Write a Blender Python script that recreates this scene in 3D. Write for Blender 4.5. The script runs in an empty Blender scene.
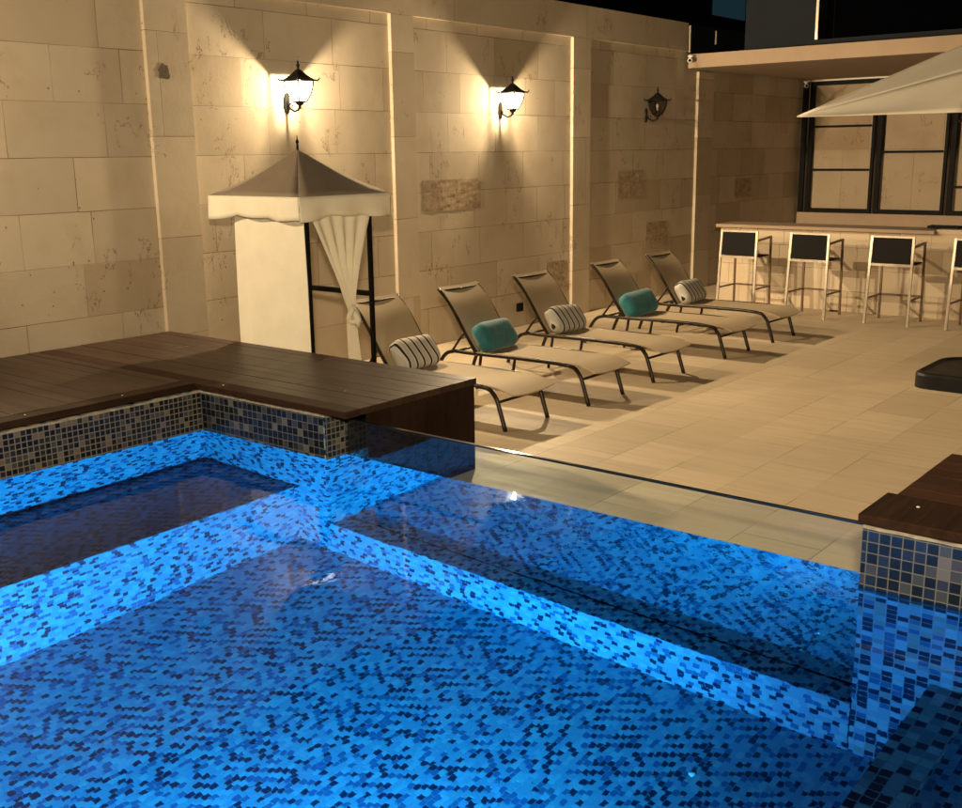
import bpy, math, random
from mathutils import Vector, Matrix
random.seed(7)
R = math.radians
scene = bpy.context.scene
col = scene.collection

# ------------------------------------------------------------------ mesh helpers
class MB:
    def __init__(s): s.v = []; s.f = []; s.sm = []
    def add(s, vs, fs, smooth=False):
        o = len(s.v); s.v += [tuple(v) for v in vs]
        for f in fs: s.f.append(tuple(i + o for i in f)); s.sm.append(smooth)
        return s
    def box(s, x0, x1, y0, y1, z0, z1, M=None):
        vs = [Vector(p) for p in ((x0,y0,z0),(x1,y0,z0),(x1,y1,z0),(x0,y1,z0),(x0,y0,z1),(x1,y0,z1),(x1,y1,z1),(x0,y1,z1))]
        if M is not None: vs = [M @ v for v in vs]
        return s.add(vs, [(0,3,2,1),(4,5,6,7),(0,1,5,4),(1,2,6,5),(2,3,7,6),(3,0,4,7)])
    def tube(s, pts, r, n=10, smooth=True, caps=True, flat=None):
        pts = [Vector(p) for p in pts]; rr = r if isinstance(r, (list, tuple)) else [r]*len(pts)
        rings = []; prev = None
        for i, p in enumerate(pts):
            t = (pts[min(i+1, len(pts)-1)] - pts[max(i-1, 0)]).normalized()
            if prev is None:
                a = Vector((1,0,0)) if abs(t.x) < .8 else Vector((0,0,1))
                u = (a - t*a.dot(t)).normalized()
            else:
                u = (prev - t*prev.dot(t)).normalized()
            prev = u; w = t.cross(u)
            ph = math.pi/n if n == 4 else 0
            k = math.sqrt(2) if n == 4 else 1
            rings.append([p + (u*math.cos(2*math.pi*j/n+ph) + w*math.sin(2*math.pi*j/n+ph))*rr[i]*k for j in range(n)])
        vs = [v for ring in rings for v in ring]; fs = []
        for i in range(len(pts)-1):
            for j in range(n):
                a = i*n+j; b = i*n+(j+1) % n; fs.append((a, b, b+n, a+n))
        if caps: fs.append(tuple(range(n-1,-1,-1))); fs.append(tuple(range((len(pts)-1)*n, len(pts)*n)))
        return s.add(vs, fs, smooth and n > 4)
    def lathe(s, prof, c=(0,0,0), n=20, smooth=True):
        vs = []; fs = []
        for r, z in prof:
            for j in range(n): vs.append((c[0]+r*math.cos(2*math.pi*j/n), c[1]+r*math.sin(2*math.pi*j/n), c[2]+z))
        for i in range(len(prof)-1):
            for j in range(n):
                a = i*n+j; b = i*n+(j+1) % n; fs.append((a, b, b+n, a+n))
        fs.append(tuple(range(n-1,-1,-1))); fs.append(tuple(range((len(prof)-1)*n, len(prof)*n)))
        return s.add(vs, fs, smooth)
    def grid(s, fn, nu, nv, smooth=True, closed_u=False):
        vs = [fn(i/nu, j/nv) for j in range(nv+1) for i in range(nu+1)]
        fs = [(j*(nu+1)+i, j*(nu+1)+i+1, (j+1)*(nu+1)+i+1, (j+1)*(nu+1)+i) for j in range(nv) for i in range(nu)]
        return s.add(vs, fs, smooth)
    def sheet(s, fn, nu, nv, th, nrm):
        """grid with thickness th along nrm"""
        n = Vector(nrm)
        s.grid(fn, nu, nv); s.grid(lambda a, b: Vector(fn(1-a, b)) - n*th, nu, nv)
        for e in (0, 1):
            s.grid(lambda a, b, e=e: Vector(fn(a, e)) - n*th*b, nu, 1, False)
            s.grid(lambda a, b, e=e: Vector(fn(e, a)) - n*th*b, nv, 1, False)
        return s
    def build(s, name, mat, parent=None, bevel=0, sub=0):
        me = bpy.data.meshes.new(name); me.from_pydata([tuple(v) for v in s.v], [], s.f); me.update()
        for p, k in zip(me.polygons, s.sm): p.use_smooth = k
        o = bpy.data.objects.new(name, me); col.objects.link(o)
        if mat: me.materials.append(mat)
        if parent: o.parent = parent
        if bevel:
            m = o.modifiers.new('bevel', 'BEVEL'); m.width = bevel; m.segments = 2; m.limit_method = 'ANGLE'; m.angle_limit = R(40)
        if sub:
            m = o.modifiers.new('sub', 'SUBSURF'); m.levels = sub; m.render_levels = sub
        return o

def box(*a): return MB().box(*a)
def tag(o, label=None, cat=None, group=None, kind=None):
    if label: o['label'] = label
    if cat: o['category'] = cat
    if group: o['group'] = group
    if kind: o['kind'] = kind
    return o
def empty(name, loc, label, cat, group=None):
    o = bpy.data.objects.new(name, None); col.objects.link(o); o.location = loc; o.empty_display_size = .1
    return tag(o, label, cat, group)
def copy_tree(o, parent=None):
    c = o.copy(); col.objects.link(c)
    if parent is not None: c.parent = parent
    for ch in list(o.children): copy_tree(ch, c)
    return c

# ------------------------------------------------------------------ material helpers
class NT:
    def __init__(s, name):
        s.m = bpy.data.materials.new(name); s.m.use_nodes = True; s.t = s.m.node_tree
        s.b = s.t.nodes['Principled BSDF']; s.out = s.t.nodes['Material Output']
    def n(s, typ, ins=None, **kw):
        nd = s.t.nodes.new(typ)
        for k, v in kw.items(): setattr(nd, k, v)
        for k, v in (ins or {}).items(): s.put(nd.inputs[k], v)
        return nd
    def put(s, sock, v):
        if isinstance(v, bpy.types.NodeSocket): s.t.links.new(v, sock)
        else:
            if sock.type == 'RGBA' and len(v) == 3: v = (*v, 1)
            sock.default_value = v
    def p(s, **kw):
        for k, v in kw.items(): s.put(s.b.inputs[k.replace('_', ' ')], v)
        return s.m
    def math(s, op, a, b=0.0, c=None, clamp=False):
        nd = s.n('ShaderNodeMath', {0: a, 1: b}, operation=op, use_clamp=clamp)
        if c is not None: s.put(nd.inputs[2], c)
        return nd.outputs[0]
    def ramp(s, fac, stops, interp='LINEAR'):
        nd = s.n('ShaderNodeValToRGB', {0: fac}); cr = nd.color_ramp; cr.interpolation = interp
        while len(cr.elements) < len(stops): cr.elements.new(.5)
        for e, (p, c) in zip(cr.elements, stops):
            e.position = p; e.color = (*c, 1) if len(c) == 3 else c
        return nd.outputs[0]
    def mix(s, fac, a, b, typ='MIX'):
        nd = s.n('ShaderNodeMix', data_type='RGBA', blend_type=typ)
        s.put(nd.inputs[0], fac); s.put(nd.inputs[6], a); s.put(nd.inputs[7], b); return nd.outputs[2]
    def pos(s, obj=False):
        return s.n('ShaderNodeTexCoord').outputs['Object'] if obj else s.n('ShaderNodeNewGeometry').outputs['Position']
    def mapping(s, v, scale=(1,1,1), loc=(0,0,0), rot=(0,0,0)):
        return s.n('ShaderNodeMapping', {'Vector': v, 'Scale': scale, 'Location': loc, 'Rotation': rot}).outputs[0]
    def noise(s, v, scale, detail=4, rough=.55, dist=0):
        return s.n('ShaderNodeTexNoise', {'Vector': v, 'Scale': scale, 'Detail': detail, 'Roughness': rough, 'Distortion': dist}).outputs[0]
    def bump(s, h, strength=.3, dist=.01):
        return s.n('ShaderNodeBump', {'Height': h, 'Strength': strength, 'Distance': dist}).outputs[0]

def plain(name, c, rough=.6, metal=0, vary=.12, scale=8, bump=0, obj=True, coat=0):
    t = NT(name); v = t.pos(obj)
    nz = t.noise(v, scale, 5)
    k = t.ramp(nz, [(.25, tuple(x*(1-vary) for x in c)), (.75, tuple(min(1, x*(1+vary)) for x in c))])
    t.p(Base_Color=k, Roughness=rough, Metallic=metal)
    t.p(Roughness=t.math('MULTIPLY_ADD', nz, .2, rough-.1))
    if bump: t.p(Normal=t.bump(t.noise(v, scale*8, 3), bump, .004))
    if coat: t.p(Coat_Weight=coat, Coat_Roughness=.15)
    return t.m

def stone(name, base=(.50,.43,.33), roww=.49, w=.98, axes='xz', off=(0,0), rough_block=False):
    t = NT(name); P = t.pos()
    sep = t.n('ShaderNodeSeparateXYZ', {0: P}).outputs
    a = sep['xyz'.index(axes[0])]; b = sep['xyz'.index(axes[1])]
    wob = t.math('MULTIPLY_ADD', t.noise(P, 2.2, 2), .012, -.006)
    uv = t.n('ShaderNodeCombineXYZ', {0: t.math('ADD', a, off[0]), 1: t.math('ADD', t.math('ADD', b, off[1]), wob)}).outputs[0]
    br = t.n('ShaderNodeTexBrick', {'Vector': uv, 'Color1': (0,0,0,1), 'Color2': (1,1,1,1), 'Mortar': (.5,.5,.5,1), 'Scale': 1.0,
             'Mortar Size': .0042, 'Mortar Smooth': .3, 'Bias': 0.0, 'Brick Width': w, 'Row Height': roww}, offset=.37, squash=.72, squash_frequency=3)
    per = br.outputs['Color']; mort = br.outputs['Fac']
    c1 = t.ramp(per, [(0, (base[0]*.80, base[1]*.76, base[2]*.71)), (.25, tuple(x*.93 for x in base)), (.6, base), (1, tuple(min(1, x*1.08) for x in base))])
    # cloudy tone inside each block
    cl = t.noise(P, 1.7, 6, .6, .4)
    c2 = t.mix(t.math('MULTIPLY', t.ramp(cl, [(.45, (0,0,0)), (.75, (1,1,1))]), .5), c1, (base[0]*.72, base[1]*.64, base[2]*.55))
    # thin brown veins, broken up
    vn = t.noise(t.mapping(P, (1.5, 1, .6)), 2.2, 6, .62, .35)
    vein = t.math('LESS_THAN', t.math('ABSOLUTE', t.math('SUBTRACT', vn, .5)), .0042)
    gate = t.math('GREATER_THAN', t.noise(P, 1.9, 3), .58)
    v2 = t.math('MULTIPLY', t.math('MULTIPLY', vein, gate), .8)
    c3 = t.mix(v2, c2, (.16,.10,.05))
    # pits and specks
    vo = t.n('ShaderNodeTexVoronoi', {'Vector': P, 'Scale': 9.0, 'Randomness': 1.0}).outputs
    pit = t.math('MULTIPLY', t.math('LESS_THAN', vo[0], .085), t.math('GREATER_THAN', t.noise(P, 2.3, 2), .57))
    c4 = t.mix(t.math('MULTIPLY', pit, .75), c3, (.12,.075,.04))
    # mortar joints: fade in and out
    mj = t.math('MULTIPLY', mort, t.ramp(t.noise(P, 1.1, 3), [(.36, (.2,)*3), (.6, (.95,)*3)]))
    c5 = t.mix(mj, c4, (.17,.115,.065))
    if rough_block:
        rb = t.noise(P, 14, 8, .75, .6)
        c5 = t.mix(t.ramp(rb, [(.4, (0,0,0)), (.62, (1,1,1))]), (.43,.345,.245), (.25,.17,.105))
    h = t.math('ADD', t.math('ADD', t.math('MULTIPLY', t.noise(P, 30, 4), .25), t.math('MULTIPLY', t.noise(P, 5, 4), .6)), t.math('MULTIPLY', t.math('ADD', mort, pit), -.6))
    t.p(Base_Color=c5, Roughness=.78, Normal=t.bump(h, .8 if rough_block else .6, .012 if rough_block else .008), Specular_IOR_Level=.3)
    return t.m

def mosaic(name, axes, size=(.055, .055), stops=None, grout=(.42,.45,.48), g=.07, rough=.15, seed=0.0, pair=True, run=3.0, dens=.58):
    t = NT(name); P = t.pos()
    sep = t.n('ShaderNodeSeparateXYZ', {0: P}).outputs
    u = t.math('DIVIDE', sep['xyz'.index(axes[0])], size[0]); v = t.math('DIVIDE', sep['xyz'.index(axes[1])], size[1])
    if pair:
        rowr = t.n('ShaderNodeTexWhiteNoise', {1: t.math('FLOOR', v)}, noise_dimensions='1D').outputs[0]
        u = t.math('ADD', u, rowr if run > 2 else t.math('MULTIPLY', t.math('FLOOR', v), .5))
    fu = t.math('FLOOR', u); fv = t.math('FLOOR', v)
    cell = t.n('ShaderNodeCombineXYZ', {0: fu, 1: fv, 2: seed}).outputs[0]
    wn = t.n('ShaderNodeTexWhiteNoise', {'Vector': cell}, noise_dimensions='3D').outputs
    rnd = wn[0]
    if pair:   # neighbours in a sheet tend to repeat: mixes of short bars
        # mixed sheets: about one dark chip in every run of three, never in even steps
        g3 = t.n('ShaderNodeCombineXYZ', {0: t.math('FLOOR', t.math('DIVIDE', fu, run)), 1: fv, 2: seed+9.0}).outputs[0]
        w3 = t.n('ShaderNodeTexWhiteNoise', {'Vector': g3}, noise_dimensions='3D').outputs
        pick = t.math('FLOOR', t.math('MULTIPLY', w3[0], run-.001 if run > 2 else 1.22))
        isd = t.math('COMPARE', t.math('FLOORED_MODULO', fu, run), pick, .1)
        big = t.noise(P, 1.1, 3)
        keep = t.math('LESS_THAN', t.n('ShaderNodeSeparateColor', {0: w3[1]}).outputs[1], t.math('MULTIPLY_ADD', big, .4, dens))
        dark = t.math('MULTIPLY', isd, keep)
        rnd = t.math('SUBTRACT', t.math('MULTIPLY_ADD', rnd, .66, .34), t.math('MULTIPLY', dark, t.math('MULTIPLY_ADD', rnd, .30, .36)), None, True)
    colr = t.ramp(rnd, stops, 'CONSTANT')
    du = t.math('ABSOLUTE', t.math('SUBTRACT', t.math('FRACT', u), .5)); dv = t.math('ABSOLUTE', t.math('SUBTRACT', t.math('FRACT', v), .5))
    m = t.math('MAXIMUM', du, dv)
    gm = t.n('ShaderNodeMapRange', {0: m, 1: .5-g-.02, 2: .5-g+.02}).outputs[0]
    hue = t.mix(.10, colr, wn[1], 'SOFT_LIGHT')
    gr = t.mix(t.noise(P, 6, 4), tuple(x*.75 for x in grout), grout)
    t.p(Specular_IOR_Level=.35, Base_Color=t.mix(gm, hue, gr), Roughness=t.math('MULTIPLY_ADD', gm, .6, rough), Normal=t.bump(t.math('SUBTRACT', 1.0, gm), .35, .003))
    return t.m

def wood(name, axis='y', dark=(.012,.0055,.003), light=(.038,.018,.010), rough=.40, spec=.30):
    t = NT(name); P = t.pos()
    isl = t.n('ShaderNodeNewGeometry').outputs['Random Per Island']
    sc = {'y': (26, 1.1, 26), 'z': (26, 26, 1.1), 'x': (1.1, 26, 26)}[axis]
    off = t.n('ShaderNodeVectorMath', {0: t.mapping(P, sc), 1: t.n('ShaderNodeCombineXYZ', {0: t.math('MULTIPLY', isl, 37.0), 1: t.math('MULTIPLY', isl, 91.0)}).outputs[0]}, operation='ADD').outputs[0]
    gr = t.noise(off, 1.0, 6, .65, .5)
    base = t.mix(isl, dark, light)
    c = t.mix(t.ramp(gr, [(.38, (0,0,0)), (.66, (1,1,1))]), t.mix(.55, base, dark), t.mix(.4, base, tuple(x*1.7 for x in light)))
    worn = t.ramp(t.noise(P, 1.9, 5), [(.45, (0,0,0)), (.8, (1,1,1))])
    c = t.mix(t.math('MULTIPLY', worn, .4), c, (.055,.032,.019))
    t.p(Base_Color=c, Specular_IOR_Level=spec, Roughness=t.math('MULTIPLY_ADD', gr, .3, rough-.12), Normal=t.bump(gr, .35, .003))
    return t.m

def glow(name, c, s):
    t = NT(name); t.p(Base_Color=c, Emission_Color=(*c, 1), Emission_Strength=s); return t.m

def pane(name, tint, refl=1.0):
    t = NT(name); t.t.nodes.remove(t.b)
    tr = t.n('ShaderNodeBsdfTransparent', {'Color': (*tint, 1)}); gl = t.n('ShaderNodeBsdfGlossy', {'Color': (1,1,1,1), 'Roughness': .01})
    fr = t.n('ShaderNodeFresnel', {'IOR': 1.3}).outputs[0]
    mx = t.n('ShaderNodeMixShader', {0: t.math('MULTIPLY', fr, refl), 1: tr.outputs[0], 2: gl.outputs[0]})
    t.t.links.new(mx.outputs[0], t.out.inputs['Surface']); return t.m
# ------------------------------------------------------------------ materials
M = {}
M['stone'] = stone('limestone')
M['pil'] = stone('limestone_pilaster', (.49,.42,.32), .98, 3.0, 'xz', (0, .3))
M['rough'] = stone('rough_limestone', rough_block=True)
M['bar'] = stone('bar_stone', (.55,.45,.33), .33, .62, 'yz', (.1, .02))
M['slab'] = plain('painted_render', (.34,.25,.175), .8, 0, .1, 2.5, .15, False)
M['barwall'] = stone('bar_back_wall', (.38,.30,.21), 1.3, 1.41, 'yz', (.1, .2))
M['grey_render'] = plain('dark_grey_render', (.016,.019,.024), .85, 0, .12, 1.5, .1, False)
M['black_glass'] = NT('black_glass').p(Base_Color=(.001,.001,.0015), Roughness=.02, Specular_IOR_Level=.3)
M['metal'] = plain('bronze_metal', (.030,.022,.017), .34, .55, .25, 14)
M['black'] = plain('black_steel', (.005,.005,.005), .6, 0, .2, 9)
M['alu_shade'] = plain('shaded_brushed_metal', (.15,.10,.065), .4, .5, .2, 18)  # darker copy of the stool metal, shade on the front legs put in colour
M['iron'] = plain('cast_iron', (.008,.0075,.0075), .5, 0, .3, 30, .3)
M['alu'] = plain('brushed_metal', (.52,.46,.38), .36, .75, .1, 20)
M['seatblack'] = plain('black_mesh', (.012,.011,.011), .8, 0, .2, 60, .3)
M['white'] = plain('white_plastic', (.75,.73,.70), .4, 0, .05, 10)
M['canvas'] = plain('white_canvas', (.86,.81,.67), .85, 0, .06, 5, .15)
M['roofcloth'] = plain('brown_roof_canvas', (.25,.20,.15), .85, 0, .12, 4, .2)
M['umb'] = plain('cream_canvas', (.80,.73,.60), .85, 0, .05, 2.5, .1)
M['blackplastic'] = plain('black_plastic', (.008,.008,.009), .42, 0, .2, 10, .1)

def sling_mat():
    t = NT('tan_sling'); v = t.pos(True)
    w = t.n('ShaderNodeTexChecker', {'Vector': v, 'Color1': (.44,.345,.225,1), 'Color2': (.37,.285,.18,1), 'Scale': 160.0}).outputs[0]
    k = t.mix(t.noise(v, 4, 4), w, (.47,.37,.245))
    t.p(Base_Color=k, Roughness=.72, Normal=t.bump(w, .2, .002)); return t.m
M['sling'] = sling_mat()
def velvet(name, c):
    t = NT(name); v = t.pos(True); nz = t.noise(v, 9, 5)
    t.p(Base_Color=t.ramp(nz, [(.3, tuple(x*.7 for x in c)), (.7, tuple(x*1.25 for x in c))]), Roughness=.8, Sheen_Weight=.35, Normal=t.bump(t.noise(v, 22, 3), .25, .01)); return t.m
M['teal'] = velvet('teal_velvet', (.012,.15,.18))
def striped():
    t = NT('striped_cotton'); v = t.pos(True)
    s = t.n('ShaderNodeSeparateXYZ', {0: v}).outputs
    u = t.math('MULTIPLY_ADD', s[2], .22, t.math('ADD', s[0], t.math('MULTIPLY', t.noise(v, 6, 2), .01)))
    f = t.math('FRACT', t.math('DIVIDE', t.math('ADD', u, .245), .1))
    k = t.math('LESS_THAN', f, .24)
    gcol = t.mix(t.math('GREATER_THAN', t.math('ABSOLUTE', t.math('SUBTRACT', f, .58)), .2), (.52,.50,.46), (.62,.59,.52))
    t.p(Base_Color=t.mix(k, gcol, (.014,.014,.018)), Roughness=.9, Normal=t.bump(t.noise(v, 70, 2), .3, .004)); return t.m
M['stripe'] = striped()

NAVY = (.010,.022,.06); DEEP = (.05,.12,.25); MID = (.21,.31,.42); PALE = (.28,.39,.48); GREY = (.22,.25,.27)
pool_stops = [(0, NAVY), (.20, DEEP), (.40, MID), (.66, PALE), (.86, MID)]
for k, ax, sz, sd in (('pool_xy', 'xy', (.044, .031), 1.0), ('pool_xz', 'xz', (.044, .040), 2.0), ('pool_yz', 'yz', (.044, .042), 3.0)):
    M[k] = mosaic('mosaic_'+k, ax, sz, pool_stops, (.22,.34,.44), .03, .2, sd, True, 2.0 if ax == 'xy' else 3.0, .52 if ax == 'xy' else .6)
M['pier_yz'] = mosaic('mosaic_pier', 'yz', (.055, .055), [(0, NAVY), (.40, DEEP), (.56, MID), (.78, PALE), (.9, GREY)], (.24,.31,.37), .05, .2, 11.0, False)
band_stops = [(0, (.006,.008,.014)), (.45, (.012,.02,.045)), (.70, (.04,.05,.065)), (.86, (.10,.115,.12)), (.95, (.02,.03,.06))]  # pool tile above water, its lack of light put in the colour
M['band_xz'] = mosaic('unlit_mosaic_a', 'xz', (.042,.042), [(0, (.008,.008,.010)), (.5, (.02,.021,.026)), (.76, (.055,.055,.056)), (.9, (.12,.115,.105))], (.19,.185,.17), .09, .3, 5.0, False)
M['band_yz'] = mosaic('unlit_mosaic_b', 'yz', (.055,.055), band_stops, (.135,.15,.165), .05, .3, 6.0, False)
M['lit_edge_xy'] = mosaic('lit_step_edge_mosaic', 'xy', (.055,.055), [(0, (.02,.03,.06)), (.34, (.42,.46,.46)), (.6, (.60,.60,.55)), (.85, (.25,.3,.33))], (.4,.4,.38), .05, .2, 8.0, False)  # pale tile row; warm light through the water is put in the colour
M['coping'] = plain('mortar_edge', (.33,.31,.27), .9, 0, .35, 26, .8, False)
M['wood_y'] = wood('deck_timber', 'y')
M['wood_x'] = wood('deck_edge_timber', 'x', (.018,.009,.006), (.035,.018,.010), .6, .08)
M['wood_z'] = wood('cladding_timber', 'z', (.012,.006,.004), (.016,.008,.005), .6, .08)
M['wood_red'] = wood('red_deck_timber', 'y', (.020,.008,.005), (.055,.020,.011))

def patio():
    t = NT('porcelain_floor'); P = t.pos()
    uv = t.mapping(P, (1,1,1), (.28, .365, 0))
    br = t.n('ShaderNodeTexBrick', {'Vector': uv, 'Color1': (0,0,0,1), 'Color2': (1,1,1,1), 'Mortar': (.5,.5,.5,1), 'Scale': 1.0,
             'Mortar Size': .0032, 'Mortar Smooth': .2, 'Bias': 0.0, 'Brick Width': 1.09, 'Row Height': .545}, offset=.5)
    per = br.outputs['Color']; mort = br.outputs['Fac']
    base = t.ramp(per, [(0, (.55,.45,.315)), (1, (.68,.56,.40))])
    st = t.noise(t.mapping(P, (9, .7, 1)), 1.6, 6, .6, .6)
    c = t.mix(t.math('MULTIPLY', t.ramp(st, [(.42, (0,0,0)), (.72, (1,1,1))]), .42), base, (.44,.335,.215))
    dirt = t.noise(P, .8, 5)
    c = t.mix(t.math('MULTIPLY', t.ramp(dirt, [(.5, (0,0,0)), (.8, (1,1,1))]), .35), c, (.40,.31,.20))
    mj = t.math('MULTIPLY', mort, t.ramp(t.noise(P, 1.4, 3), [(.42, (.12,)*3), (.6, (.9,)*3)]))
    c = t.mix(mj, c, (.13,.095,.06))
    t.p(Base_Color=c, Roughness=t.math('MULTIPLY_ADD', st, .25, .42), Specular_IOR_Level=.35, Normal=t.bump(t.math('SUBTRACT', t.math('MULTIPLY', st, .2), mort), .2, .004)); return t.m
M['patio'] = patio()

def water():
    t = NT('pool_water'); t.t.nodes.remove(t.b); P = t.pos()
    n1 = t.noise(t.mapping(P, (1, 1.5, 1)), 2.3, 2, .4); n2 = t.noise(P, 9, 2, .4)
    n3 = t.noise(P, 22, 2, .5); h = t.math('ADD', t.math('ADD', n1, t.math('MULTIPLY', n2, .10)), t.math('MULTIPLY', n3, .13))
    nm = t.bump(h, .055, .04)
    rf = t.n('ShaderNodeBsdfRefraction', {'Color': (.93,.98,1,1), 'Roughness': 0.0, 'IOR': 1.333, 'Normal': nm})
    gl = t.n('ShaderNodeBsdfGlossy', {'Color': (.95,.97,1,1), 'Roughness': 0.0, 'Normal': nm})
    fr = t.n('ShaderNodeFresnel', {'IOR': 1.333, 'Normal': nm}).outputs[0]
    # partial reflection weakened in the shader, total reflection left whole
    k = t.math('MULTIPLY', fr, t.n('ShaderNodeMapRange', {0: fr, 1: .0, 2: .9, 3: .5, 4: 1.0}).outputs[0])
    mx = t.n('ShaderNodeMixShader', {0: k, 1: rf.outputs[0], 2: gl.outputs[0]})
    t.t.links.new(mx.outputs[0], t.out.inputs['Surface']); return t.m
M['water'] = water()
M['glass'] = pane('clear_glass', (.90,.95,.93))
M['edge'] = plain('polished_glass_edge', (.012,.018,.017), .12, 0, .1, 3)
def lit_pane(name, c, s, tr=.85):
    t = NT(name); t.t.nodes.remove(t.b)
    a = t.n('ShaderNodeBsdfTransparent', {'Color': (tr, tr, tr, 1)}); e = t.n('ShaderNodeEmission', {'Color': (*c, 1), 'Strength': s})
    ad = t.n('ShaderNodeAddShader', {0: a.outputs[0], 1: e.outputs[0]}); t.t.links.new(ad.outputs[0], t.out.inputs['Surface']); return t.m
M['litpane'] = lit_pane('lit_frosted_glass', (1,.90,.68), 4.0)
M['offpane'] = pane('smoked_glass', (.55,.55,.52)); M['candle'] = plain('white_candle_bulb', (.8,.78,.74), .3, 0, .05, 9)
M['bulb'] = lit_pane('lamp_bulb', (1,.88,.62), 9, .9)
M['led'] = glow('pool_led', (.25,.65,1), 6)
M['teal_window'] = glow('lit_teal_window', (.02,.055,.075), .35)

for k, v in (('black', .1), ('seatblack', .15), ('blackplastic', .25), ('iron', .2), ('grey_render', .08)): M[k].node_tree.nodes['Principled BSDF'].inputs['Specular IOR Level'].default_value = v

# ------------------------------------------------------------------ setting: ground, pool
WY, PY = 9.25, 9.20           # recessed wall plane, pilaster plane
ZD, ZW, ZF = .74, .37, -1.45  # deck top, water level, pool floor
tag(MB().box(5.32, 40, -12, WY, -.4, 0).build('patio_floor', M['patio']), kind='structure', label='beige porcelain tiled patio floor', cat='floor')
tag(MB().box(-40, 60, -40, 60, -2.6, -2.2).build('ground', M['grey_render']), kind='structure', label='dark ground round the terrace', cat='ground')

pool = empty('swimming_pool', (0,0,0), 'raised swimming pool lined with blue glass mosaic and lit underwater', 'pool')
X0, XW = -3.6, 4.96
box(X0-.2, 5.32, .05, 7.05, ZF-.25, ZF).build('pool_floor', M['pool_xy'], pool)
box(X0, XW, 6.83, 7.03, ZF, .672).build('side_wall', M['pool_xz'], pool)
box(XW, 5.16, 5.44, 7.03, ZF, .672).build('end_wall', M['pool_yz'], pool)
box(5.0, 5.155, 5.42, 5.438, -1.0, .671).build('end_return', M['pool_xz'], pool)
box(XW-.014, XW+.04, 5.42, 5.4385, -1.0, .6712).build('end_return_corner', M['pool_xz'], pool)
box(XW, 5.32, 1.68, 5.437, ZF, -1.0).build('ledge', M['pool_yz'], pool)
box(XW+.002, 5.30, 1.682, 5.435, -1.0, -.996).build('ledge_top', M['pool_xy'], pool)
box(XW, 5.16, -.2, 1.675, ZF, .672).build('pier_wall', M['pier_yz'], pool)
box(X0, XW-.002, 0, .25, ZF, .672).build('near_wall', M['pool_xz'], pool)
box(X0-.2, X0, 0, 7.03, ZF, .672).build('far_wall', M['pool_yz'], pool)
box(X0+.002, XW-.002, 5.76, 6.828, ZF, -.45).build('bench', M['pool_xz'], pool)
box(X0+.004, XW-.004, 5.764, 6.826, -.45, -.446).build('bench_seat', M['pool_xy'], pool)
box(X0+.002, XW-.002, .252, 1.31, ZF, -.55).build('step', M['pool_xz'], pool)
box(X0+.004, XW-.004, .254, 1.306, -.55, -.546).build('step_tread', M['pool_xy'], pool)
box(X0+.006, XW-.006, 1.09, 1.309, -.546, -.541).build('step_edge', M['lit_edge_xy'], pool)
# added strips: same pool tile, darkened where the pool light stops
box(X0, XW-.003, 6.826, 6.8302, ZW-.005, .668).build('unlit_tile_band', M['band_xz'], pool)
box(XW-.004, XW+.0002, 5.4395, 6.826, ZW-.005, .668).build('unlit_tile_band', M['band_yz'], pool)
box(XW-.018, 5.156, 5.4165, 5.4202, ZW-.005, .668).build('unlit_tile_band', M['band_xz'], pool)
box(XW-.004, XW+.0002, .252, 1.676, ZW-.06, .668).build('unlit_tile_band', M['band_yz'], pool)
# mortar bed on the wall heads
def coping(pts, w, z0, z1):
    mb = MB(); n = len(pts)
    for (x, y) in pts: pass
    return mb
def ragged(axis, a0, a1, b, wdt, z0, z1, name='coping'):
    mb = MB(); n = int(abs(a1-a0)/.05); rows = []
    for i in range(n+1):
        a = a0+(a1-a0)*i/n; jb = random.uniform(-.006, .006); jz = random.uniform(-.006, .004)
        c = ((a, b+jb) if axis == 'x' else (b+jb, a)); d = ((a, b+wdt) if axis == 'x' else (b+wdt, a))
        rows.append([(*c, z0), (*c, z1+jz), (*d, z1+jz), (*d, z0)])
    vs = [p for r in rows for p in r]; fs = []
    for i in range(n):
        for j in range(4):
            q = i*4+j; w = i*4+(j+1) % 4; fs.append((q, w, w+4, q+4))
    mb.add(vs, fs); return mb.build(name, M['coping'], pool)
ragged('x', X0, XW, 6.822, .03, .669, .686)
ragged('y', 5.42, 6.82, XW-.008, .03, .669, .686)
ragged('y', .25, 1.676, XW-.008, .03, .669, .684)
# pool lamps set in the riser under the camera side step
for lx in (-.1, 1.5):
    mb = MB(); mb.tube([(lx, 1.308, -.68), (lx, 1.335, -.68)], .11, 24)
    lp = mb.build('pool_lamp', M['white'], pool)
    MB().tube([(lx, 1.335, -.68), (lx, 1.340, -.68)], .085, 24).build('lens', M['led'], lp)
mb = MB(); mb.tube([(X0-.002, 1.2, .12), (X0+.03, 1.2, .12)], .11, 24)  # lamp added on the far wall to brighten the step and pier
lp = mb.build('pool_lamp', M['white'], pool); MB().tube([(X0+.03, 1.2, .12), (X0+.035, 1.2, .12)], .085, 24).build('lens', M['led'], lp)
MB().lathe([(.0, 0), (.018, 0), (.014, .012), (0, .014)], (4.35, 2.22, ZF), 12).build('lamp_glint', M['white'], pool)  # white disc in place of a lamp reflection on the water

wb = MB().box(X0-.02, 5.126, .24, 6.835, ZF-.02, ZW).build('water', M['water'])
tag(wb, 'clear still pool water', 'water', kind='structure')

gp = empty('glass_panel', (5.14, 3.55, 0), 'clear frameless glass panel closing the end of the pool', 'glass panel')
box(-.010, .010, -1.868, 1.868, -1.0, .622).build('pane', M['glass'], gp)
box(-.011, .011, -1.868, 1.868, .620, .632).build('polished_edge', M['edge'], gp)
box(-.014, .05, -1.868, 1.868, -.994, -.975).build('seal', M['black'], gp)

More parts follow.
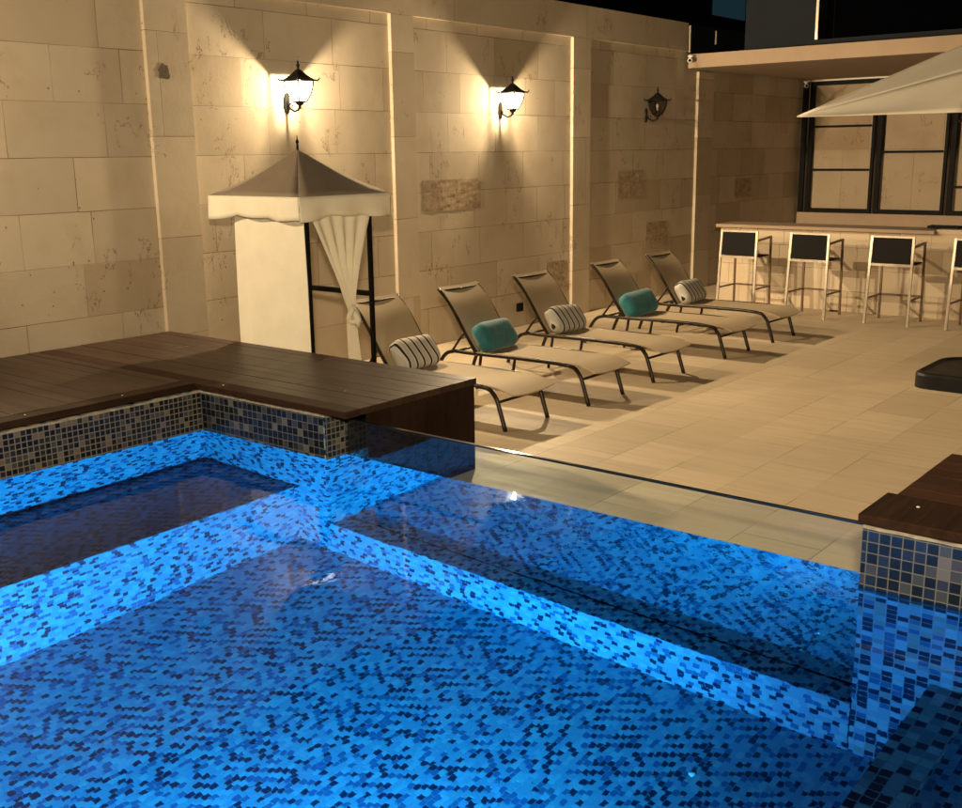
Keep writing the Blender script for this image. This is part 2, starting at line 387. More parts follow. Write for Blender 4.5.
# ------------------------------------------------------------------ decks
def boards_y(mb, x0, x1, y0, y1, z0, z1, w=.142, gap=.0032):
    x = x0
    while x < x1-.02:
        xe = min(x+w, x1); jz = random.uniform(-.0015, .0015)
        # two or three lengths per row
        cuts = [y0] + sorted(random.uniform(y0+.6, y1-.6) for _ in range(1 if y1-y0 > 3 else 0)) + [y1]
        for a, b in zip(cuts, cuts[1:]): mb.box(x, xe-gap, a+.001, b-.002, z0, z1+jz)
        x = xe
deck = empty('timber_deck', (0,0,0), 'dark brown timber deck wrapping the far corner of the pool', 'deck')
mb = MB(); boards_y(mb, -4.4, 4.94, 7.02, 9.19, .69, ZD); boards_y(mb, 5.09, 6.36, 5.21, 9.19, .69, ZD)
mb.build('boards', M['wood_y'], deck, .003)
mb = MB(); mb.box(-4.4, 4.94, 6.868, 7.015, .688, ZD); mb.box(4.945, 5.085, 5.21, 9.19, .688, ZD); mb.build('edge_board', M['wood_x'], deck, .006)
mb = MB(); x = 5.172
while x < 6.33: mb.box(x, min(x+.118, 6.345), 5.225, 5.25, -.0, .688); x += .122
y = 5.253
while y < 9.1: mb.box(6.32, 6.345, y, y+.118, 0, .688); y += .122
mb.build('cladding', M['wood_z'], deck, .002)
box(5.175, 6.318, 5.252, 9.18, 0, .60).build('deck_base', M['black'], deck)
for x, y in ((4.35, 6.94), (5.02, 6.62), (5.42, 5.7), (3.6, 6.95)):
    MB().lathe([(.0, 0), (.007, 0), (.006, .003), (0, .004)], (x, y, ZD), 10).build('screw', M['white'], deck)
rd = empty('timber_deck', (0,0,0), 'reddish dark timber deck topping the tiled pier right of the glass', 'deck')
mb = MB(); boards_y(mb, 5.36, 6.29, -2.4, 1.655, .69, ZD); boards_y(mb, -4.4, 4.9, -2.4, .22, .69, ZD); mb.build('boards', M['wood_red'], rd, .003)
mb = MB(); mb.box(4.94, 5.355, -2.4, 1.70, .690, ZD+.002); mb.build('edge_board', M['wood_x'], rd, .008)
mb = MB(); y = -2.3
while y < 1.5: mb.box(6.25, 6.275, y, y+.118, 0, .69); y += .122
x = 5.172
while x < 6.2: mb.box(x, x+.118, 1.615, 1.64, 0, .688); x += .122
mb.build('cladding', M['wood_z'], rd)
MB().lathe([(.0, 0), (.009, 0), (.008, .004), (0, .005)], (5.2, 1.5, ZD+.002), 10).build('screw', M['white'], rd)

# ------------------------------------------------------------------ garden wall
wall = empty('garden_wall', (0,0,0), 'tall pale limestone block wall with flat pilasters behind the loungers', 'wall')
ZT = 4.5
box(-6, 24, WY, WY+.35, -.3, ZT).build('wall_face', M['stone'], wall)
PX = [(2.4, 2.95), (6.354, 6.84), (9.73, 10.12), (13.545, 14.0), (17.37, 17.93)]
for i, (a, b) in enumerate(PX): box(a, b, PY, WY+.01, 0, 4.047 if i < 4 else 3.74).build('pilaster', M['pil'], wall)
box(-6, 16.94, PY, WY+.01, 4.05, ZT).build('lintel_band', M['pil'], wall)
box(17.0, 24, PY+.03, WY+.01, 4.02, ZT).build('lintel_band', M['grey_render'], wall)  # greyer wall end; the shade above the slab is in the colour too
for (a, b, c, d) in ((10.27, 11.42, 1.72, 2.11), (14.86, 15.64, 1.70, 2.13), (15.76, 16.5, .90, 1.27), (12.93, 13.48, .45, .86), (19.0, 19.7, 1.55, 1.9)):
    mb = MB(); n = 10
    mb.grid(lambda u, v: (a+(b-a)*u, WY-.004-.004*random.random(), c+(d-c)*v), n, n, False)
    mb.box(a, b, WY-.003, WY+.01, c, d); mb.build('rough_block', M['rough'], wall)
M['stain'] = plain('brown_stain', (.10,.07,.045), .9, 0, .4, 30, .5)
mb = MB(); rr = [.085*(.7+.5*random.random()) for _ in range(15)]
mb.add([(r_*math.cos(k*2*math.pi/15), r_*math.sin(k*2*math.pi/15), z) for z in (0, .004) for k, r_ in enumerate(rr)], [tuple(range(14,-1,-1)), tuple(range(15,30))] + [(k, (k+1) % 15, 15+(k+1) % 15, 15+k) for k in range(15)])
o = mb.build('stain', M['stain'], wall); o.rotation_euler = (R(90), 0, 0); o.location = (6.53, PY-.001, 3.24); o.scale = (.75, .95, 1)
box(16.96, 17.0, PY-.03, PY-.002, 4.03, 4.46).build('conduit', M['alu'], wall)
box(17.89, 17.93, PY-.03, PY-.002, 4.22, 4.44).build('conduit', M['alu'], wall)
so = empty('wall_socket', (12.27, WY, .28), 'small dark outdoor socket low on the wall behind the third lounger', 'socket')
box(-.07, .07, -.03, 0, -.06, .06).build('cover', M['black'], so, .008)

# ------------------------------------------------------------------ lanterns
def lantern(x, label, lit, group):
    root = empty('wall_lantern', (x, WY, 3.11), label, 'wall lamp', group); root.scale = (.88,)*3
    c = -.25
    mb = MB(); mb.add([( .055*sx*w, -.02-t, z) for t in (0, .0) for sx in (1,) for (w, z) in ()], [])
    prof = [(-.26, .012), (-.24, .03), (-.17, .05), (-.08, .042), (-.03, .02), (-.01, .006)]
    vs = []; n = len(prof)
    for z, w in prof: vs += [(-w, -.001, z), (w, -.001, z), (w*.8, -.028, z), (-w*.8, -.028, z)]
    fs = [(3,2,1,0), tuple(4*(n-1)+k for k in range(4))]
    for i in range(n-1):
        for j in range(4): fs.append((4*i+j, 4*i+(j+1) % 4, 4*i+4+(j+1) % 4, 4*i+4+j))
    mb.add(vs, fs); mb.build('wall_plate', M['iron'], root)
    mb = MB()
    mb.tube([(0,-.02,-.12), (0,-.07,-.20), (0,-.15,-.235), (0,-.22,-.22), (0,c,-.17), (0,c,-.13)], [.012,.013,.013,.013,.014,.02], 8)
    mb.tube([(0,-.03,-.20), (0,-.08,-.14), (0,-.12,-.16), (0,-.10,-.19)], .008, 8)
    mb.build('arm', M['iron'], root)
    mb = MB(); mb.lathe([(0, -.215), (.012, -.205), (.02, -.19), (.012, -.175), (.045, -.155), (.052, -.135), (.06, -.128), (.0, -.126)], (0,c,0), 12); mb.build('base_cup', M['iron'], root)
    # body: square, bell-curved posts from small base to wide eave
    def half(t): return .058 + (.122-.058)*math.sin(t*math.pi/2)**.9
    zb, zt = -.125, .115
    mb = MB()
    for sx in (-1, 1):
        for sy in (-1, 1):
            pts = [(sx*half(t), c+sy*half(t), zb+(zt-zb)*t) for t in (0, .2, .4, .6, .8, 1)]
            mb.tube(pts, .0085, 6)
    for t, r in ((0, .008), (1, .008)):
        h = half(t); z = zb+(zt-zb)*t
        mb.tube([(-h, c-h, z), (h, c-h, z)], r, 6); mb.tube([(-h, c+h, z), (h, c+h, z)], r, 6)
        mb.tube([(-h, c-h, z), (-h, c+h, z)], r, 6); mb.tube([(h, c-h, z), (h, c+h, z)], r, 6)
    cage = mb.build('cage', M['iron'], root)
    pm = M['litpane'] if lit else M['offpane']
    for k in range(4):
        a = k*math.pi/2; ca, sa = math.cos(a), math.sin(a)
        def fn(u, v):
            h = half(v)-.003; p = (h*(2*u-1)*.95, -h); return (p[0]*ca-p[1]*sa, c+p[0]*sa+p[1]*ca, zb+.006+(zt-zb-.012)*v)
        MB().grid(fn, 2, 6).build('pane', pm, root)
    # roof: concave pyramid, horn tips at the corners, finial
    mb = MB(); prof = [(.150, .118), (.142, .128), (.105, .155), (.07, .19), (.038, .228), (.02, .25)]
    vs = [(sx*h, c+sy*h, z) for h, z in prof for sx, sy in ((-1,-1), (1,-1), (1,1), (-1,1))]
    fs = [(3,2,1,0), tuple(4*(len(prof)-1)+k for k in range(4))]
    for i in range(len(prof)-1):
        for j in range(4): fs.append((4*i+j, 4*i+(j+1) % 4, 4*i+4+(j+1) % 4, 4*i+4+j))
    mb.add(vs, fs); rf = mb.build('roof', M['iron'], root)
    for sx in (-1, 1):
        for sy in (-1, 1): MB().tube([(sx*.135, c+sy*.135, .125), (sx*.16, c+sy*.16, .122), (sx*.175, c+sy*.175, .14), (sx*.178, c+sy*.178, .16)], [.012,.011,.009,.004], 6).build('corner_horn', M['iron'], rf)
    MB().lathe([(0, .248), (.018, .252), (.012, .268), (.02, .285), (.022, .305), (.010, .325), (.014, .338), (.0, .365)], (0,c,0), 10).build('finial', M['iron'], root)
    bm = MB().lathe([(0, -.06), (.014, -.055), (.018, -.01), (.028, .02), (.024, .05), (0, .065)], (0,c,0), 12).build('bulb', M['bulb'] if lit else M['candle'], root)
    return root
LG = 'wall lanterns'
lantern(8.10, 'lit black iron wall lantern above the pointed roof of the canvas cabana', True, LG)
lantern(3.6, 'lit black iron wall lantern above the timber deck, left of all the others', True, LG)
lantern(11.86, 'lit black iron wall lantern in the middle bay, over the second and third loungers', True, LG)
lantern(15.68, 'unlit black iron wall lantern near the end of the canopy slab', False, LG)

def point(name, loc, color, power, radius, falloff=None):
    l = bpy.data.lights.new(name, 'POINT'); l.color = color; l.energy = power; l.shadow_soft_size = radius
    if falloff:
        l.use_nodes = True; nt = l.node_tree; em = nt.nodes['Emission']
        f = nt.nodes.new('ShaderNodeLightFalloff'); f.inputs['Strength'].default_value = 1.0; f.inputs['Smooth'].default_value = 0
        nt.links.new(f.outputs[falloff], em.inputs['Strength'])
    o = bpy.data.objects.new(name, l); col.objects.link(o); o.location = loc; return o
WARM = (1, .755, .45)
LP = 180
for x, k in ((3.6, .75), (8.10, 1), (11.86, 1)): point('lantern_light', (x, WY-.22, 3.115), WARM, LP*k, .022, 'Linear')

# ------------------------------------------------------------------ canvas cabana
cab = empty('cabana', (6.9, 7.75, 0), 'small square cabana with pointed brown canvas roof, white side curtain and knotted front drape', 'cabana')
px0, px1, py0, py1 = -.42, .36, -.53, .42
mb = MB()
for x, y in ((px0, py0), (px1, py0), (px0, py1), (px1, py1)):
    box(x-.018, x+.018, y-.018, y+.018, 0, 1.98).build('post', M['black'], cab)
box(px0+.019, px1-.019, py1-.016, py1+.016, 1.13, 1.19).build('back_rail', M['black'], cab)
for z in (1.16, .45): box(px1-.014, px1+.014, py0+.019, py1-.019, z-.025, z+.025).build('side_rail', M['black'], cab)
box(px0+.019, px1-.019, py1-.012, py1+.012, .20, .70).build('low_panel', M['black'], cab)
box(px0+.12, px0+.17, py1-.010, py1+.010, .702, 1.128).build('bracket', M['black'], cab)
box(px0+.019, px0+.07, py1-.011, py1+.011, 1.55, 1.97).build('bracket', M['black'], cab)
rx0, rx1, ry0, ry1, ze, za = -.53, .62, -.57, .68, 2.09, 2.50
def roofside(p, q):
    ap = Vector(((rx0+rx1)/2, (ry0+ry1)/2, za)); p = Vector(p); q = Vector(q)
    def fn(u, v):
        a = p.lerp(q, u); r = a.lerp(ap, v); r.z -= .035*math.sin(math.pi*v)*(.5+.5*abs(2*u-1)) *(1-.3*v); return r
    return fn
co = [(rx0, ry0, ze), (rx1, ry0, ze), (rx1, ry1, ze), (rx0, ry1, ze)]
mb = MB()
for k in range(4): mb.grid(roofside(co[k], co[(k+1) % 4]), 8, 8)
rf = mb.build('roof', M['roofcloth'], cab); sm = rf.modifiers.new('s', 'SOLIDIFY'); sm.thickness = .006
def valance(p, q, out):
    p = Vector(p); q = Vector(q); out = Vector(out)
    def fn(u, v):
        n = 3; sc = abs(math.sin(u*n*math.pi))**.7
        drop = .178 + .018*sc + .012*math.sin(u*9+1) + .03*abs(2*u-1)**6; r = p.lerp(q, u); r = r + out*(.02*math.sin(u*17)*v + .015*v); r.z -= drop*v; return r
    mb = MB(); mb.grid(fn, 48, 5); o = mb.build('valance', M['canvas'], cab); s = o.modifiers.new('s', 'SOLIDIFY'); s.thickness = .004
outs = [(0,-1,0), (1,0,0), (0,1,0), (-1,0,0)]
for k in range(4): valance(co[k], co[(k+1) % 4], outs[k])
MB().lathe([(0,0), (.012, 0), (.01, .06), (.018, .075), (.006, .10), (.004, .13), (0, .135)], ((rx0+rx1)/2, (ry0+ry1)/2, za-.01), 10).build('finial', M['black'], cab)
def sidec(u, v):
    y = py0-.005 + (py1-py0+.01)*u; amp = .0012
    return (px0-.024+amp*math.sin(u*17+v)+.0008*math.sin(u*41+2-v*2)+.010*math.sin(v*4+u*3)+.005*math.exp(-((u-.82)/.03)**2)*(1-v*.6), y, .05+1.9*v)
MB().sheet(sidec, 60, 16, .006, (1,0,0)).build('side_curtain', M['canvas'], cab)
# gathered front drape tied in a knot
def drape(u, v):
    z = 1.93*(1-v)+.08*v; zk = 1.05; xk = .05
    if z > zk:
        t = (z-zk)/(1.93-zk); w = .05+(.75-.05)*t**1.1; xc = xk+(-.02-xk)*t; amp = .010+.022*(1-t)
    else:
        t = (zk-z)/(zk-.08); w = .06+.14*t**.7; xc = xk+.06*t; amp = .022
    s = u-.5
    edge = .03*abs(2*s)**3
    return (xc+w*s, py0-.012-amp*math.sin(u*math.pi*9)-edge*.6-.02*math.exp(-((z-zk)/.09)**2), z)
MB().sheet(drape, 90, 60, .005, (0,-1,0)).build('front_drape', M['canvas'], cab)
mb = MB()
mb.tube([(.055+.05*math.cos(a), py0-.055+.02*math.sin(2*a), 1.0+.07*math.sin(a)) for a in [i*math.pi*2/14 for i in range(15)]], .026, 8)
mb.tube([(.06, py0-.06, 1.03), (.09, py0-.075, .95), (.10, py0-.06, .88)], [.03, .035, .02], 8)
mb.build('knot', M['canvas'], cab)

# ------------------------------------------------------------------ sun loungers
def smooth_path(pts, k=4):
    P = [Vector(p) for p in pts]; out = []
    for i in range(len(P)-1):
        a = P[max(i-1, 0)]; b = P[i]; c = P[i+1]; d = P[min(i+2, len(P)-1)]
        for j in range(k):
            t = j/k
            out.append(.5*((2*b)+(c-a)*t+(2*a-5*b+4*c-d)*t*t+(3*b-a-3*c+d)*t**3))
    out.append(P[-1]); return out
def make_lounger(x, y):
    root = empty('sun_lounger', (x, y, 0), '', 'sun lounger', 'sun loungers in a row along the wall')
    for s in (-1, 1):
        q = s*.325
        rail = smooth_path([(q,1.72,.378), (q,1.43,.378), (q,1.0,.386), (q,.5,.388), (q,.26,.378)])
        MB().tube(rail, .021, 10).build('side_rail', M['metal'], root)
        MB().tube(smooth_path([(q,.26,.378), (q,.19,.36), (q,.13,.30), (q,.10,.24), (q,.02,0)]), .021, 10).build('leg', M['metal'], root)
        MB().tube(smooth_path([(q,1.72,.378), (q,1.83,.345), (q,1.91,.26), (q,1.97,.14), (q,2.02,0)]), .021, 10).build('leg', M['metal'], root)
        MB().tube([(q*.97,1.37,.36), (q*.97,1.43,.0)], .017, 10).build('brace_leg', M['metal'], root)
        MB().tube(smooth_path([(q,1.43,.39), (q,1.505,.49), (q,1.64,.685), (q,1.78,.885), (q,1.93,1.03)]), .019, 10).build('back_rail', M['metal'], root)
        MB().tube([(q,1.58,.60), (q,1.76,.37)], .013, 8).build('support_strut', M['metal'], root)
    mb = MB(); mb.tube([(-.325,.11,.255), (.325,.11,.255)], .014, 8); mb.build('front_crossbar', M['metal'], root)
    for yy, zz, rr, nm in ((1.41, .1, .012, 'foot_crossbar'), (1.90, 1.005, .012, 'head_crossbar'), (1.77, .36, .013, 'rear_crossbar')):
        MB().tube([(-.32,yy,zz), (.32,yy,zz)], rr, 8).build(nm, M['metal'], root)
    def seat(u, v):
        yy = 1.44-1.50*v; sag = .022*(1-(2*u-1)**2); z = .402-sag
        if v > .8: t = (v-.8)/.2; z -= .058*t*t
        return ((u-.5)*.66, yy, z)
    MB().sheet(seat, 14, 30, .012, (0,0,1)).build('seat', M['sling'], root)
    prof = smooth_path([(0,1.43,.40), (0,1.50,.50), (0,1.635,.695), (0,1.775,.895), (0,1.935,1.045)], 6)
    def back(u, v):
        f = v*(len(prof)-1); i = min(int(f), len(prof)-2); p = prof[i].lerp(prof[i+1], f-i)
        sag = .02*(1-(2*u-1)**2)
        return ((u-.5)*.655, p.y+sag*.8-.006, p.z-sag*.5+.006)
    MB().sheet(back, 14, 24, .012, (0,-.8,.5)).build('backrest', M['sling'], root)
    return root
LX = [(7.74, 5.73), (9.01, 5.68), (10.335, 5.71), (12.015, 5.71), (13.37, 5.71)]
LL = ['tan sling sun lounger half hidden by the timber deck, with a striped pillow',
      'tan sling sun lounger with a teal pillow, second from the pool',
      'tan sling sun lounger with a striped cushion between two loungers holding teal cushions',
      'tan sling sun lounger with a teal cushion under the unlit lantern side of the wall',
      'tan sling sun lounger with a striped cushion standing nearest the bar stools']
L0 = make_lounger(*LX[0])
for i, (x, y) in enumerate(LX):
    o = L0 if i == 0 else copy_tree(L0)
    o.location = (x, y, 0); o['label'] = LL[i]; o.rotation_euler.z = R([0, .8, -.6, .5, -.3][i])
def cushion_mesh(L, ry, rz, pw):
    mb = MB(); n = 28; m = 24; rings = []
    for i in range(m+1):
        t = -1+2*i/m; k = (1-abs(t)**9)**.5 if abs(t) < 1 else 0
        k = max(k, .02)
        ring = []
        for j in range(n):
            a = 2*math.pi*j/n; ca, sa = math.cos(a), math.sin(a)
            e = 2/pw; cy = math.copysign(abs(ca)**e, ca); cz = math.copysign(abs(sa)**e, sa)
            wr = 1+.03*math.sin(a*5+t*4)*abs(t)
            ring.append((t*L/2*(1+.04*(abs(ca*sa))), ry*k*cy*wr*(1-.25*abs(sa)**4), rz*(k*.12+.88*max(k,.55))*cz*wr if abs(t) < 1 else rz*.5*cz))
        rings.append(ring)
    vs = [v for r in rings for v in r]; fs = []
    for i in range(m):
        for j in range(n):
            a = i*n+j; b = i*n+(j+1) % n; fs.append((a, b, b+n, a+n))
    fs.append(tuple(range(n-1,-1,-1))); fs.append(tuple(range(m*n, (m+1)*n)))
    return mb.add(vs, fs, True)
CG = 'pillows on the sun loungers'
CU = [('stripe', 7.70, 7.00, .52, 'black and white striped pillow on the lounger nearest the deck, beside the cabana', 0),
      ('teal', 8.99, 7.015, .58, 'teal velvet pillow on the lounger second from the pool', 4),
      ('stripe', 10.36, 7.04, .58, 'black and white striped pillow on the middle lounger, between the teal ones', 0),
      ('teal', 11.98, 7.02, .56, 'teal velvet cushion, plump and slightly tipped, on the fourth lounger from the pool', -6),
      ('stripe', 13.40, 7.04, .58, 'black and white striped pillow on the lounger nearest the bar', 2)]
for i, (m, x, y, L, lab, rz) in enumerate(CU):
    o = cushion_mesh(L+.05, .09, .165, 3.4).build('pillow', M[m]); tag(o, lab, 'cushion', CG)
    o.location = (x, y+.085, .535); o.rotation_euler = (R(-33), R([0, 0, 3, -4, 0][i]), R(rz))

# ------------------------------------------------------------------ bar, stools
bar = empty('bar_counter', (16.25, 3, 0), 'long stone clad bar counter with a pale projecting top', 'bar counter')
box(0, .5, -6, 5.13, 0, 1.215).build('bar_front', M['bar'], bar)
box(-.10, .60, 1.75, 5.17, 1.217, 1.268).build('counter_top', M['slab'], bar, .004)
box(-.02, .60, -6, 1.745, 1.217, 1.285).build('counter_top', M['bar'], bar, .004)
def make_stool(y):
    root = empty('bar_stool', (15.27, y, 0), '', 'bar stool', 'bar stools in front of the bar')
    for s in (-1, 1):
        q = s*.29
        MB().tube([(0,q*1.04,0), (.045,q,.83), (.075,q*.98,1.235)], .0165, 4).build('leg', M['alu'], root)
        MB().tube([(.60,q*1.02,0), (.575,q,1.13)], .0145, 4).build('leg', M['alu_shade'], root)
        MB().tube([(.575,q,1.12), (.07,q,1.09)], .0145, 4).build('armrest', M['alu_shade'], root)
        MB().tube([(.02,q*1.01,.36), (.59,q*1.0,.36)], .011, 4).build('stretcher', M['alu_shade'], root)
    MB().tube([(.588,-.29,.36), (.588,.29,.36)], .013, 4).build('footrest', M['alu_shade'], root)
    box(.03,.062,-.275,.275,.822,.856).build('seat_frame', M['alu'], root); box(.55,.58,-.275,.275,.80,.83).build('seat_frame', M['alu'], root)
    box(.062,.57,-.272,.272,.832,.852).build('seat', M['seatblack'], root, .006)
    Mx = Matrix.Translation((.062,0,1.04)) @ Matrix.Rotation(R(4.2), 4, 'Y')
    MB().box(-.007,.007,-.268,.268,-.175,.175,Mx).build('backrest', M['seatblack'], root)
    MB().tube([(.0755,-.28,1.226), (.0755,.28,1.226)], .013, 4).build('top_rail', M['alu'], root)
    return root
SY = [7.36, 6.25, 5.055, 3.94]
SL = ['bar stool with black back at the end of the bar, by the stone wall', 'bar stool with black back, second from the stone wall',
      'bar stool with black back, third from the stone wall, standing clear of the others', 'bar stool with black back cut by the photo edge, furthest from the wall']
S0 = make_stool(SY[0])
for i, y in enumerate(SY):
    o = S0 if i == 0 else copy_tree(S0)
    o.location = (15.27, y, 0); o['label'] = SL[i]; o.rotation_euler.z = R([1, -1, .5, -1][i])
dr = empty('floor_drain', (16.17, 6.15, 0), 'small black drain cover at the foot of the bar', 'drain')
MB().lathe([(0, 0), (.07, 0), (.065, .012), (0, .014)], (0,0,0), 16).build('cover', M['black'], dr)
ty = empty('serving_tray', (16.55, 4.72, 1.285), 'small black tray lying on the bar top', 'tray')
box(-.12, .12, -.22, .22, 0, .014).build('base', M['black'], ty, .005)
mb = MB()
for a in ((-.12,-.108,-.22,.22), (.108,.12,-.22,.22), (-.108,.108,-.22,-.208), (-.108,.108,.208,.22)): mb.box(*a, .0145, .035)
mb.build('rim', M['black'], ty)

# ------------------------------------------------------------------ building over the bar
bld = empty('building', (17, 3, 0), 'dark grey upper storey over a beige canopy slab sheltering the bar', 'building')
def B(x0, x1, y0, y1, z0, z1, name, mat, bev=0):
    return box(x0-17, x1-17, y0-3, y1-3, z0, z1).build(name, M[mat], bld, bev)
B(16.95, 24, -9, 9.195, 3.775, 4.0, 'canopy_slab', 'slab', .006)
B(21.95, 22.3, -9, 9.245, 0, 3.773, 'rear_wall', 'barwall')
B(21.8, 21.948, -9, 9.2, 0, 1.15, 'plinth', 'slab')
B(17.2, 17.5, 7.06, 8.30, 4.002, 7.5, 'upper_wall', 'grey_render')
B(17.2, 17.5, 4.25, 7.06, 4.002, 4.10, 'upper_wall', 'grey_render')
B(17.2, 17.5, 1, 4.25, 4.002, 7.5, 'upper_wall', 'grey_render')
B(17.5, 17.52, 4.25, 7.06, 4.10, 7.4, 'window_pane', 'black_glass')
w = B(17.17, 17.197, 4.2, 7.1, 4.045, 4.10, 'window_frame', 'grey_render')
B(17.17, 17.197, 7.06, 7.10, 4.102, 7.4, 'window_frame', 'alu')  # pale metal stands in for light falling on the window reveal
B(17.17, 17.197, 4.2, 4.26, 4.102, 7.4, 'window_frame', 'alu')
B(17.5, 24, 8.0, 8.30, 4.002, 7.5, 'side_wall', 'grey_render')
# black steel racks on the bar rear wall
def rack(y0, y1, bars, label):
    root = empty('steel_rack', (21.86, (y0+y1)/2, 0), label, 'metal rack', 'black steel wall racks behind the bar')
    h = (y1-y0)/2
    for s, wd in ((1, .085), (-1, .055)):
        yy = s*(h-wd/2)
        box(-.06, .02, yy-wd/2, yy+wd/2, 1.155, 3.75).build('upright', M['black'], root)
    for z in bars: box(-.05, -.02, -h+.08, h-.08, z-.02, z+.02).build('crossbar', M['black'], root)
    for z in (1.19, 3.69): box(-.055, .01, -h+.056, h-.086, z-.03, z+.05).build('rail', M['black'], root)
rack(7.69, 9.04, (2.86, 2.01), 'black steel rack with two crossbars nearest the stone wall')
rack(6.30, 7.63, (2.35, ), 'black steel rack with a single crossbar, middle of the rear wall')
rack(4.85, 6.24, (1.69, 2.9), 'black steel rack with a low crossbar at the edge of the photo')
mb = MB()
ps = empty('pipe_rail', (21.86, 9.15, 0), 'black steel upright in the corner beside the first rack', 'post')
box(-.05, .02, -.05, .05, 1.155, 3.75).build('upright', M['black'], ps)
pp = empty('pipe', (21.8, 9.0, 3.755), 'thin pale pipe running above the black racks', 'pipe')
MB().tube([(0,.1,0), (0,-1,.004), (0,-3,0), (0,-5,0)], .018, 8).build('tube', M['white'], pp)

def camera_thing(loc, rz, label):
    root = empty('security_camera', loc, label, 'security camera'); root.rotation_euler.z = rz
    MB().lathe([(0,0), (.05,0), (.05,-.02), (.02,-.03), (.015,-.06), (0,-.06)], (0,0,0), 14).build('mount', M['white'], root)
    b = MB().tube([(.05,0,-.07), (-.10,0,-.085), (-.105,0,-.085)], [.04,.04,.03], 12).build('housing', M['white'], root)
    MB().tube([(-.104,0,-.085), (-.112,0,-.086)], .026, 12).build('lens', M['black'], root)
camera_thing((16.86, 9.1, 3.97), R(20), 'white security camera at the end of the beige canopy slab')
camera_thing((21.7, 9.1, 3.74), R(30), 'small white camera in the dark corner above the racks')

nb = empty('neighbour_building', (27, 16, 0), 'dark building beyond the wall with one dim teal window', 'building')
box(-5, 9, 0, 6, 0, 14).build('facade', M['black_glass'], nb)
wn = box(3.9, 6.0, -.05, -.003, 6.36, 7.9).build('window', M['teal_window'], nb)

# ------------------------------------------------------------------ parasol
um = empty('parasol', (11.95, 2.85, 0), 'large square cream parasol on a black weighted base', 'parasol')
h, zt, ap = 1.576, 2.745, 3.56
mb = MB()
for k in range(4):
    Rm = Matrix.Rotation(k*math.pi/2, 3, 'Z')
    tipL = Vector((-h, h, zt)); tipR = Vector((-h, -h, zt)); mid = Vector((-h, 0, zt-.005)); q = Vector((-h+.62, 0, zt+.42)); apx = Vector((-.06, 0, ap))
    for t, sgn in ((tipL, 1), (tipR, -1)):
        tp = Vector(t); ax = Vector((-.05, sgn*.05, ap))
        def lo(u, v, t=tp): return Rm @ (t.lerp(mid.lerp(q, v), u) + Vector((0,0,-.03*math.sin(math.pi*u)*math.sin(math.pi*v))))
        def hi(u, v, t=tp, ax=ax):
            a = t.lerp(ax, v); b = q.lerp(apx, v); return Rm @ (a.lerp(b, u) + Vector((0,0,-.02*math.sin(math.pi*u)*math.sin(math.pi*v))))
        mb.grid(lo, 14, 8); mb.grid(hi, 12, 10)
mb.v = [(x, y, z+.034*(x+h)) for x, y, z in mb.v]
can = mb.build('canopy', M['umb'], um)
s = can.modifiers.new('s', 'SOLIDIFY'); s.thickness = .006
mb = MB()
for sx in (-1, 1):
    for sy in (-1, 1): MB().tube([(0,0,ap-.01), (sx*h*.97, sy*h*.97, zt+.034*(sx*h+h)+.012)], .010, 6).build('rib', M['black'], um)
MB().tube([(0,0,.15), (0,0,ap+.06)], .03, 12).build('pole', M['black'], um)
MB().lathe([(0,0), (.07,0), (.05,.05), (0,.07)], (0,0,ap-.02), 12).build('finial', M['black'], um)
mb = MB(); pts = []
for cx, cy, a0 in ((1,1,0), (-1,1,90), (-1,-1,180), (1,-1,270)):
    r = .34 if (cx, cy) != (-1, -1) else .25
    if (cx, cy) == (-1, 1): r = .16
    for i in range(9):
        a = R(a0+90*i/8); pts.append((cx*(.61-r)+r*math.cos(a), cy*(.60-r)+r*math.sin(a)))
n = len(pts); vs = []; prof = [(1.0, 0), (1.0, .135), (.985, .16), (.96, .168), (.90, .150), (.86, .145)]
for k, z in prof: vs += [(x*k, y*k, z) for x, y in pts]
fs = [tuple(range(n-1,-1,-1)), tuple(range((len(prof)-1)*n, len(prof)*n))]
for i in range(len(prof)-1):
    for j in range(n): fs.append((i*n+j, i*n+(j+1) % n, (i+1)*n+(j+1) % n, (i+1)*n+j))
mb.add(vs, fs); mb.build('weighted_base', M['blackplastic'], um, .006)

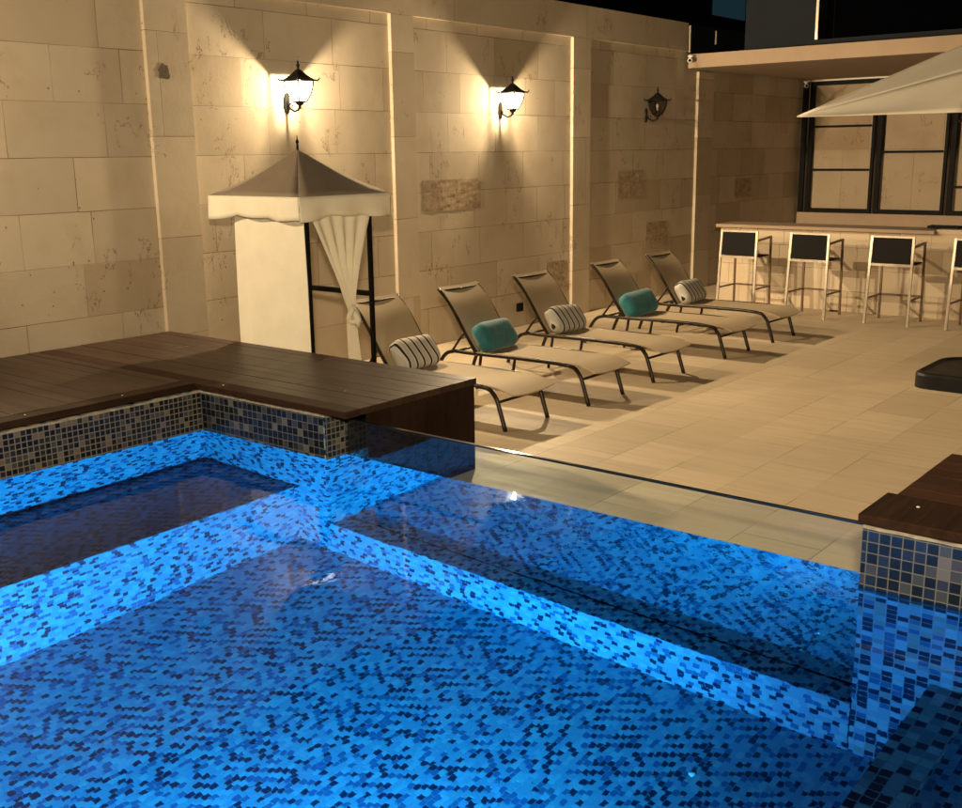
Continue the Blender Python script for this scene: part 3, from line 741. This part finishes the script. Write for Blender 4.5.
# ------------------------------------------------------------------ light
point('terrace_lamp', (-.3, -.25, 3.15), (1, .76, .46), 2250, .12)
def spot(name, loc, to, color, power, angle, blend, radius):
    l = bpy.data.lights.new(name, 'SPOT'); l.color = color; l.energy = power; l.spot_size = R(angle); l.spot_blend = blend; l.shadow_soft_size = radius
    o = bpy.data.objects.new(name, l); col.objects.link(o); o.location = loc
    o.rotation_euler = (Vector(to)-Vector(loc)).to_track_quat('-Z', 'Y').to_euler(); return o
BLUE = (.012, .42, .93)
for lx, pw in ((-.1, 2500), (1.5, 1550)): spot('pool_light', (lx, 1.40, -.68), (lx+.2, 5.5, -.76), BLUE, pw, 168, .6, .08)
spot('pool_light', (-3.5, 1.2, .12), (4.9, 1.6, -.2), (.06, .40, .95), 2300, 60, .6, .08)  # added light, brightens the step and pier tiles

w = bpy.data.worlds.new('World'); scene.world = w; w.use_nodes = True
sk = w.node_tree.nodes.new('ShaderNodeTexSky'); sk.sky_type = 'NISHITA'; sk.sun_disc = False
sk.sun_elevation = R(14); sk.sun_rotation = R(215)
bg = w.node_tree.nodes['Background']; bg.inputs['Strength'].default_value = .0012
w.node_tree.links.new(sk.outputs[0], bg.inputs['Color'])
sl = bpy.data.lights.new('moon', 'SUN'); sl.energy = .004; sl.angle = R(.5); sl.color = (1, .95, .88)
so_ = bpy.data.objects.new('moon', sl); col.objects.link(so_); so_.rotation_euler = (R(76), 0, R(-35))

# ------------------------------------------------------------------ camera
cam = bpy.data.cameras.new('camera'); co_ = bpy.data.objects.new('camera', cam); col.objects.link(co_)
f, p, ro, ya = 1078.404, .2294774, -.01354346, .6826996
F = Vector((math.cos(ya)*math.cos(p), math.sin(ya)*math.cos(p), -math.sin(p)))
r = Vector((math.sin(ya), -math.cos(ya), 0)); u = r.cross(F)
R2 = r*math.cos(ro)+u*math.sin(ro); U2 = -r*math.sin(ro)+u*math.cos(ro)
mt = Matrix((R2, U2, -F)).transposed().to_4x4(); mt.translation = (0, 0, 2.45); co_.matrix_world = mt
cam.sensor_width = 36; cam.sensor_fit = 'HORIZONTAL'; cam.lens = 36*f/962; cam.clip_start = .05; cam.clip_end = 500
scene.camera = co_

scene.view_settings.view_transform = 'Standard'; scene.view_settings.look = 'None'
scene.view_settings.exposure = 0; scene.view_settings.gamma = 1; scene.view_settings.use_curve_mapping = False
scene.render.engine = 'CYCLES'
c = scene.cycles; c.use_denoising = True; c.max_bounces = 14; c.transmission_bounces = 10; c.glossy_bounces = 6; c.diffuse_bounces = 4; c.transparent_max_bounces = 12
c.caustics_refractive = False; c.caustics_reflective = False; c.sample_clamp_indirect = 6
